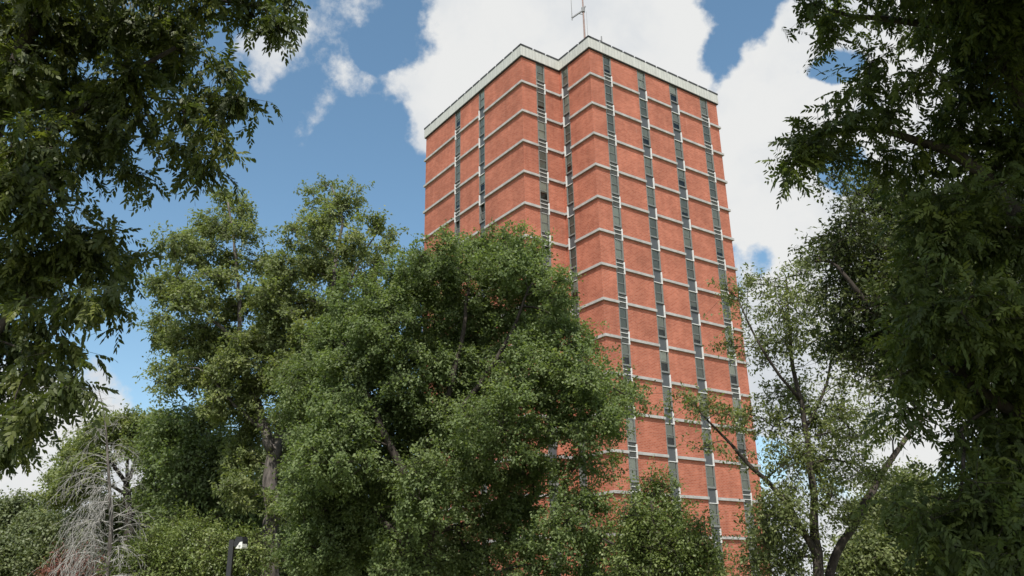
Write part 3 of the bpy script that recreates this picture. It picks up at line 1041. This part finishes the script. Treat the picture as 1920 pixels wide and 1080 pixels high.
# ---- dark near tree hanging in from the upper left
Y = 10.0
rows = [(60,40,90),(180,50,90),(300,40,85),(400,10,55),(465,10,45),(545,0,34),(505,45,30),(320,110,65),(415,130,38),(420,195,36),(448,182,12),
 (350,195,55),(395,260,40),(385,318,32),(335,270,30),(250,180,80),(238,280,42),(255,328,20),(190,240,60),(110,160,90),(20,150,80),(60,270,90),
 (140,275,55),(30,380,80),(90,385,48),(140,430,32),(205,440,24),(240,487,15),(180,500,36),(120,480,65),(50,500,80),(198,562,14),(140,565,36),
 (75,600,52),(20,620,65),(118,655,20),(65,690,38),(128,728,12),(30,720,44),(62,768,22),(20,795,38),(8,835,26),
 (-90,60,130,.6),(-120,300,140,.6),(-100,540,130,.6),(-90,740,100,.6),(80,-90,120,.8,-1),(260,-90,110,.8,-1),(430,-90,90,.8,-1),(180,-160,160,.7,-2),(0,-200,160,.7,-3),(350,-220,140,.7,-3)]
b = np.array((-8.2, 10.5, 0))
def sky_limb(pts, r): return ([np.array(p, float) for p in pts], r)
limbs = [sky_limb([b, (-8.1,10.4,2), (-7.9,10.3,4.2), (-7.4,10.2,6.2), (-6.9,10.0,8.4)], [.30,.26,.24,.18,.10]),
         (lambda q: ([np.array((-7.9,10.3,4.0))]+q[0], [.16]+q[1]))(PL([(20,330,.09),(120,230,.065),(230,150,.045),(330,90,.025)],Y)),
         (lambda q: ([np.array((-7.95,10.3,3.0))]+q[0], [.12]+q[1]))(PL([(-20,640,.06),(60,540,.045),(150,450,.03),(220,430,.015)],Y)),
         (lambda q: ([np.array((-7.4,10.2,6.0))]+q[0], [.13]+q[1]))(PL([(80,20,.08),(240,-20,.06),(400,0,.035),(500,10,.015)],Y))]
tree('broadleaf_tree', 'dark near tree with hanging leaflets reaching in from the upper left', 'tree', b, limbs, CL(rows, Y, .9, 7, shrink=9), (BARK_D, LF_NEAR),
     shell=.3, wob=.08, per_m3=34, leaf=(.090,.040), nleaf=(3,11), twig=.25, pinnate=True, droop=.34, step=.22, seed=14, twig_r=.004, up=.6, sub=6, spread=.15)

# ---- deep dark near tree filling the right edge
Y = 9.5
rows = [(1525,8,14,.7),(1565,28,20,.8),(1558,62,9,.5),(1645,40,42,.6),(1755,50,78,.6),(1870,60,100),(1640,110,26,.5),(1630,165,18,.5),(1712,140,48,.55),(1830,180,95,.7),(1590,222,24,.8),(1545,245,24,.9),
 (1512,274,12,.8),(1490,305,7,.7),(1545,293,18),(1525,268,16),(1655,215,34,.6),(1755,270,72,.6),(1880,300,95),(1655,290,30,.8),(1705,350,40),(1800,400,90),(1890,470,90),(1740,480,60),
 (1780,580,85),(1880,620,90),(1725,690,50),(1700,770,26,.7),(1850,740,95),(1800,810,50,.7),(1890,880,95),(1800,940,70),(1870,1030,100),(1770,1040,60),(1740,980,40,.7),(1720,640,50),(1700,560,40),
 (2010,100,140,.7),(2020,350,140,.7),(2030,600,140,.7),(2020,850,140,.7),(2010,1060,120,.7),(1700,-90,110,.8,-1),(1860,-110,130,.8,-1),(1800,-230,160,.7,-2.5),(2000,-180,160,.7,-2)]
b = np.array((7.6, 9.9, 0))
limbs = [sky_limb([b, (7.5,9.9,2), (7.3,9.8,4), (7.0,9.7,6.2), (6.7,9.6,8.6)], [.32,.28,.25,.18,.10]),
         (lambda q: ([np.array((7.3,9.8,4.2))]+q[0], [.14]+q[1]))(PL([(1850,330,.08),(1730,270,.055),(1620,240,.035),(1520,258,.012)],Y)),
         (lambda q: ([np.array((7.0,9.7,6.0))]+q[0], [.12]+q[1]))(PL([(1850,60,.07),(1720,40,.05),(1600,30,.03),(1530,10,.012)],Y)),
         (lambda q: ([np.array((7.45,9.85,2.6))]+q[0], [.12]+q[1]))(PL([(1880,760,.07),(1800,700,.05),(1730,660,.025)],Y))]
over = [(5.2,4.8,8.2,1.5,1.5,.9,.8),(4.0,4.6,8.7,1.4,1.4,.9,.8),(6.6,5.0,8.2,1.6,1.6,1,.8),(4.5,7.5,10.5,1.6,1.6,1.2,.5),(6.5,7,11,1.8,1.8,1.3,.5),(5,5,11.8,1.8,1.8,1.2,.5),(7.5,5,11.5,2,2,1.3,.5),(8,7.5,9,1.6,1.6,1.3,.5),(6,8.5,8.8,1.2,1.2,1,.5)]  # unseen overhead clumps, added to shade the lower part of this tree
tree('broadleaf_tree', 'deep shaded near tree filling the right edge with one branch reaching left', 'tree', b, limbs, CL(rows, Y, .9, 8, shrink=7) + over, (BARK_D, LF_NEAR2),
     shell=.3, wob=.08, per_m3=38, leaf=(.078,.034), nleaf=(3,12), twig=.25, pinnate=True, droop=.25, step=.22, seed=15, twig_r=.004, up=.7, sub=6, spread=.16)

# ---- mid-distance tree between the two on the right
Y = 16.0
rows = [(1615,362,34),(1595,415,42),(1560,470,38),(1640,470,62),(1600,550,62),(1578,628,40),(1650,630,56),(1700,410,72),(1720,550,80),(1530,490,22,.8),(1800,450,90),(1800,600,90),
 (1570,330,14,.7),(1660,360,40),(1870,520,90),(1600,670,30,.8),(1700,690,60)]
b = ground_pt(1870, Y)
limbs = [([b, at(1865,900,Y), at(1840,760,Y), at(1790,620,Y), at(1740,500,Y), at(1690,410,Y)], [.26,.23,.2,.15,.1,.04]),
         PL([(1815,700,.12),(1720,620,.09,-.3),(1620,560,.06,-.4),(1570,500,.03,-.4)],Y)]
tree('broadleaf_tree', 'dense green tree behind the dark right edge tree with sunlit left tips', 'tree', b, limbs, CL(rows, Y, 1.1, 9), (BARK_D, LF_MID),
     per_m3=30, leaf=(.095,.05), nleaf=14, twig=.34, droop=.35, step=.3, seed=16, tint0=.3, spread=.26)

# ---- small bright tree at the foot of the tower
Y = 24.0
rows = [(1222,935,32),(1190,965,34),(1250,975,36),(1285,1010,34),(1200,1030,46),(1300,1055,38),(1240,1050,46),(1335,1078,30),(1195,1075,40),(1238,908,14),(1320,1040,20)]
b = ground_pt(1225, Y)
limbs = [([b, at(1225,1060,Y), at(1222,1000,Y), at(1222,940,Y)], [.12,.09,.06,.03]), PL([(1225,1060,.06),(1270,1020,.04,-.3),(1290,1000,.02,-.4)],Y), PL([(1225,1062,.06),(1170,1030,.04,.3),(1130,1010,.02,.4)],Y)]
tree('broadleaf_tree', 'small bright green tree at the foot of the tower', 'tree', b, limbs, CL(rows, Y, 1.0, 10), (BARK_D, LF_YEL),
     per_m3=34, leaf=(.095,.055), nleaf=14, twig=.34, droop=.2, step=.35, seed=17, tint0=.38, spread=.26)

# ---- darker tree behind the tall one
Y = 38.0
rows = [(330,808,34),(380,798,34),(300,850,36),(360,870,46),(425,850,40),(420,930,46),(350,950,46),(470,960,40),(300,930,36),(290,810,18),(340,775,14),(500,1030,40),(430,1010,40)]
b = ground_pt(385, Y)
limbs = [([b, at(385,1040,Y), at(380,940,Y), at(370,840,Y), at(360,800,Y)], [.26,.22,.17,.1,.05])]
tree('broadleaf_tree', 'shorter dark green tree behind the lamp between dead conifer and tall tree', 'tree', b, limbs, CL(rows, Y, 1.8, 11), (BARK_D, LF_OAK),
     per_m3=14, leaf=(.16,.10), nleaf=14, twig=.55, droop=.25, step=.5, seed=18, tint0=.3)

# ---- flat-topped spreading tree far left
Y = 42.0
rows = [(142,852,20),(165,832,20),(198,808,24),(240,796,22),(285,796,24),(325,812,24),(185,862,20,.6),(240,845,18,.5),(290,855,22,.6),(122,898,20),(150,885,22),(345,840,24),
 (120,930,22),(225,822,18,.6),(270,830,18,.5),(310,850,22,.7),(160,915,20,.7)]
b = ground_pt(240, Y)
limbs = [([b, at(240,1030,Y), at(242,960,Y), at(236,900,Y)], [.28,.24,.2,.14]), PL([(237,905,.11),(200,860,.08),(165,840,.04)],Y), PL([(237,905,.11),(262,850,.08),(290,810,.04)],Y),
         PL([(238,910,.1),(240,850,.06),(245,805,.03)],Y), PL([(239,930,.09),(190,900,.06),(140,890,.03)],Y), PL([(239,925,.09),(290,890,.06),(335,840,.03)],Y)]
tree('broadleaf_tree', 'flat-topped spreading tree behind the bare dead conifer', 'tree', b, limbs, CL(rows, Y, 2.4, 12, flat=.62), (BARK_D, LF_TALL),
     per_m3=52, leaf=(.15,.09), nleaf=18, twig=.45, droop=.05, step=.5, seed=19, tint0=.6)

# ---- far left trees and background greenery
Y = 50.0
rows = [(20,955,24),(52,958,26),(10,1000,36),(70,1000,36),(40,1050,46),(-40,980,50),(0,1050,46)]
b = ground_pt(30, Y)
tree('broadleaf_tree', 'distant dark green tree at the lower left corner', 'tree', b, [([b, at(32,1040,Y), at(35,970,Y)], [.25,.2,.08])], CL(rows, Y, 2, 13), (BARK_D, LF_FAR),
     per_m3=11, leaf=(.19,.12), nleaf=14, twig=.6, step=.6, seed=20)
Y = 46.0
rows = [(110,990,30),(160,1000,36),(215,985,30),(110,1050,40),(165,1050,40),(220,1050,45),(270,970,36),(280,1020,40),(190,950,24,.7),(250,940,24,.7),(70,1060,36)]
b = ground_pt(190, Y)
tree('broadleaf_tree', 'low bushy distant tree seen through the dead conifer', 'tree', b, [([b, at(190,1040,Y), at(190,970,Y)], [.25,.2,.08])], CL(rows, Y, 2, 14), (BARK_D, LF_FAR),
     per_m3=11, leaf=(.18,.11), nleaf=14, twig=.6, step=.6, seed=21, tint0=.6)
Y = 31.0
rows = [(270,1050,34),(318,1015,32),(368,1012,34),(402,1045,34),(285,1082,44),(440,1050,34),(370,1075,46),(475,1040,28),(245,1078,26),(345,998,16),(330,1060,40)]
b = ground_pt(360, Y)
tree('shrub', 'yellow-green shrub behind the black street lamp', 'shrub', b, [([b, at(360,1075,Y), at(358,1040,Y)], [.09,.07,.04])], CL(rows, Y, 1, 15), (BARK_D, LF_YEL),
     per_m3=30, leaf=(.11,.06), nleaf=14, twig=.4, step=.4, seed=22, tint0=.45, spread=.4)
Y = 34.0
rows = [(130,1068,24),(155,1072,20),(105,1076,20)]
b = ground_pt(130, Y)
tree('shrub', 'small copper red shrub at the bottom left', 'shrub', b, [([b, at(130,1072,Y)], [.05,.03])], CL(rows, Y, .4, 16), (BARK_D, LF_RED),
     per_m3=34, leaf=(.10,.06), nleaf=12, twig=.35, step=.4, seed=23)
Y = 38.0
rows = [(1640,950,40),(1712,925,42),(1700,1005,55),(1625,1035,46),(1775,955,40),(1600,1072,36),(1780,1050,55),(1680,1070,45),(1850,980,60)]
b = ground_pt(1700, Y)
tree('broadleaf_tree', 'bushy background tree low at the right behind the forked trunks', 'tree', b, [([b, at(1700,1040,Y), at(1700,960,Y)], [.22,.18,.07])], CL(rows, Y, 2, 17), (BARK_D, LF_LITE),
     per_m3=13, leaf=(.16,.10), nleaf=14, twig=.55, step=.5, seed=24, tint0=.35)

Y = 47.0
rows = [(545,830,40),(590,800,36),(510,880,40),(560,900,50),(610,880,46),(520,960,44),(590,970,50),(550,1040,50),(620,1040,50),(490,1050,40),(640,840,36)]
b = ground_pt(565, Y)
tree('broadleaf_tree', 'dim green tree glimpsed behind the pale forked trunk', 'tree', b, [([b, at(565,1040,Y), at(565,900,Y)], [.28,.22,.08])], CL(rows, Y, 2, 41), (BARK_D, LF_FAR),
     per_m3=8, leaf=(.18,.11), nleaf=14, twig=.55, step=.6, seed=41, tint0=.3)
Y = 44.0
rows = [(680,960,40),(720,1000,50),(680,1050,50),(760,1050,50),(800,1000,40),(840,1055,44),(720,920,30),(790,950,26)]
b = ground_pt(750, Y)
tree('broadleaf_tree', 'low dim tree glimpsed beneath the big rounded crown', 'tree', b, [([b, at(750,1050,Y), at(748,970,Y)], [.25,.2,.08])], CL(rows, Y, 2, 42), (BARK_D, LF_FAR),
     per_m3=8, leaf=(.18,.11), nleaf=14, twig=.55, step=.6, seed=42, tint0=.3)

# ---- bare dead conifer with drooping grey branches
Y = 30.0
rg = np.random.default_rng(33)
b = ground_pt(205, Y)
dead = empty('dead_conifer', b)
tag(dead, 'bare dead conifer with drooping pale grey branches at the lower left', 'tree')
tp, tr = spline([b, at(207,1010,Y), at(206,930,Y), at(202,860,Y), at(198,800,Y), at(191,755,Y), at(181,718,Y)], [.09,.075,.06,.042,.028,.016,.006], .12)
tm = MB(); tm.tube([p - b for p in tp], tr, 9); tm.build('trunk', BARK_G, dead, smooth=True)
S0, S1, R0, R1 = [], [], [], []
def grow(p, d, ln, r, lev, sag):
    n_ = max(4, int(ln / .13))
    q = np.array(p, float); dd = np.array(d, float)
    for i in range(n_):
        t = i / n_
        dd = dd / np.linalg.norm(dd) + np.array((0, 0, -sag)) * (.25 + t) + rg.normal(size=3) * .15
        dd /= np.linalg.norm(dd)
        q2 = q + dd * ln / n_
        ra, rb = r * (1 - .85 * t), r * (1 - .85 * (t + 1 / n_))
        S0.append(q); S1.append(q2); R0.append(max(ra, .004)); R1.append(max(rb, .004))
        if lev < 3 and i > 0 and rg.random() < (.72 if lev == 1 else .48):
            sd = np.cross(dd, rg.normal(size=3)); sd /= np.linalg.norm(sd)
            nd = dd * .75 + sd * .65 + np.array((0, 0, -.25))
            grow(q2, nd, ln * (.30 + .25 * rg.random()) * (1 - .4 * t), max(ra * .5, .005), lev + 1, sag * 1.1)
        q = q2
topz, n_tp = tp[-1][2], len(tp)
for k in range(76):
    f = .22 + .70 * (k / 76)
    i = int(f * (n_tp - 1))
    p = tp[i]
    az = k * 2.399 + rg.normal() * .7
    below = 1 - (f - .22) / .70
    ln = .45 + 2.9 * below ** .55 * (.35 + .9 * rg.random())
    d = (math.cos(az) - .15, math.sin(az), .15 + .5 * rg.random())
    grow(p, d, ln * (.55 if math.cos(az) > .3 else 1.0), (.008 + .018 * below), 1, .15 + .12 * rg.random())
for k in range(16):
    i = int((.90 + .09 * k / 16) * (n_tp - 1))
    az = k * 2.4
    grow(tp[i], (math.cos(az) , math.sin(az), .15), .25 + .3 * rg.random(), .008, 3, .16)
dm = prisms_mesh('branches', np.array(S0) - b, np.array(S1) - b, np.array(R0), np.array(R1), BARK_DEAD, 5)
link('branches', dm, dead)
print('dead segs', len(S0))
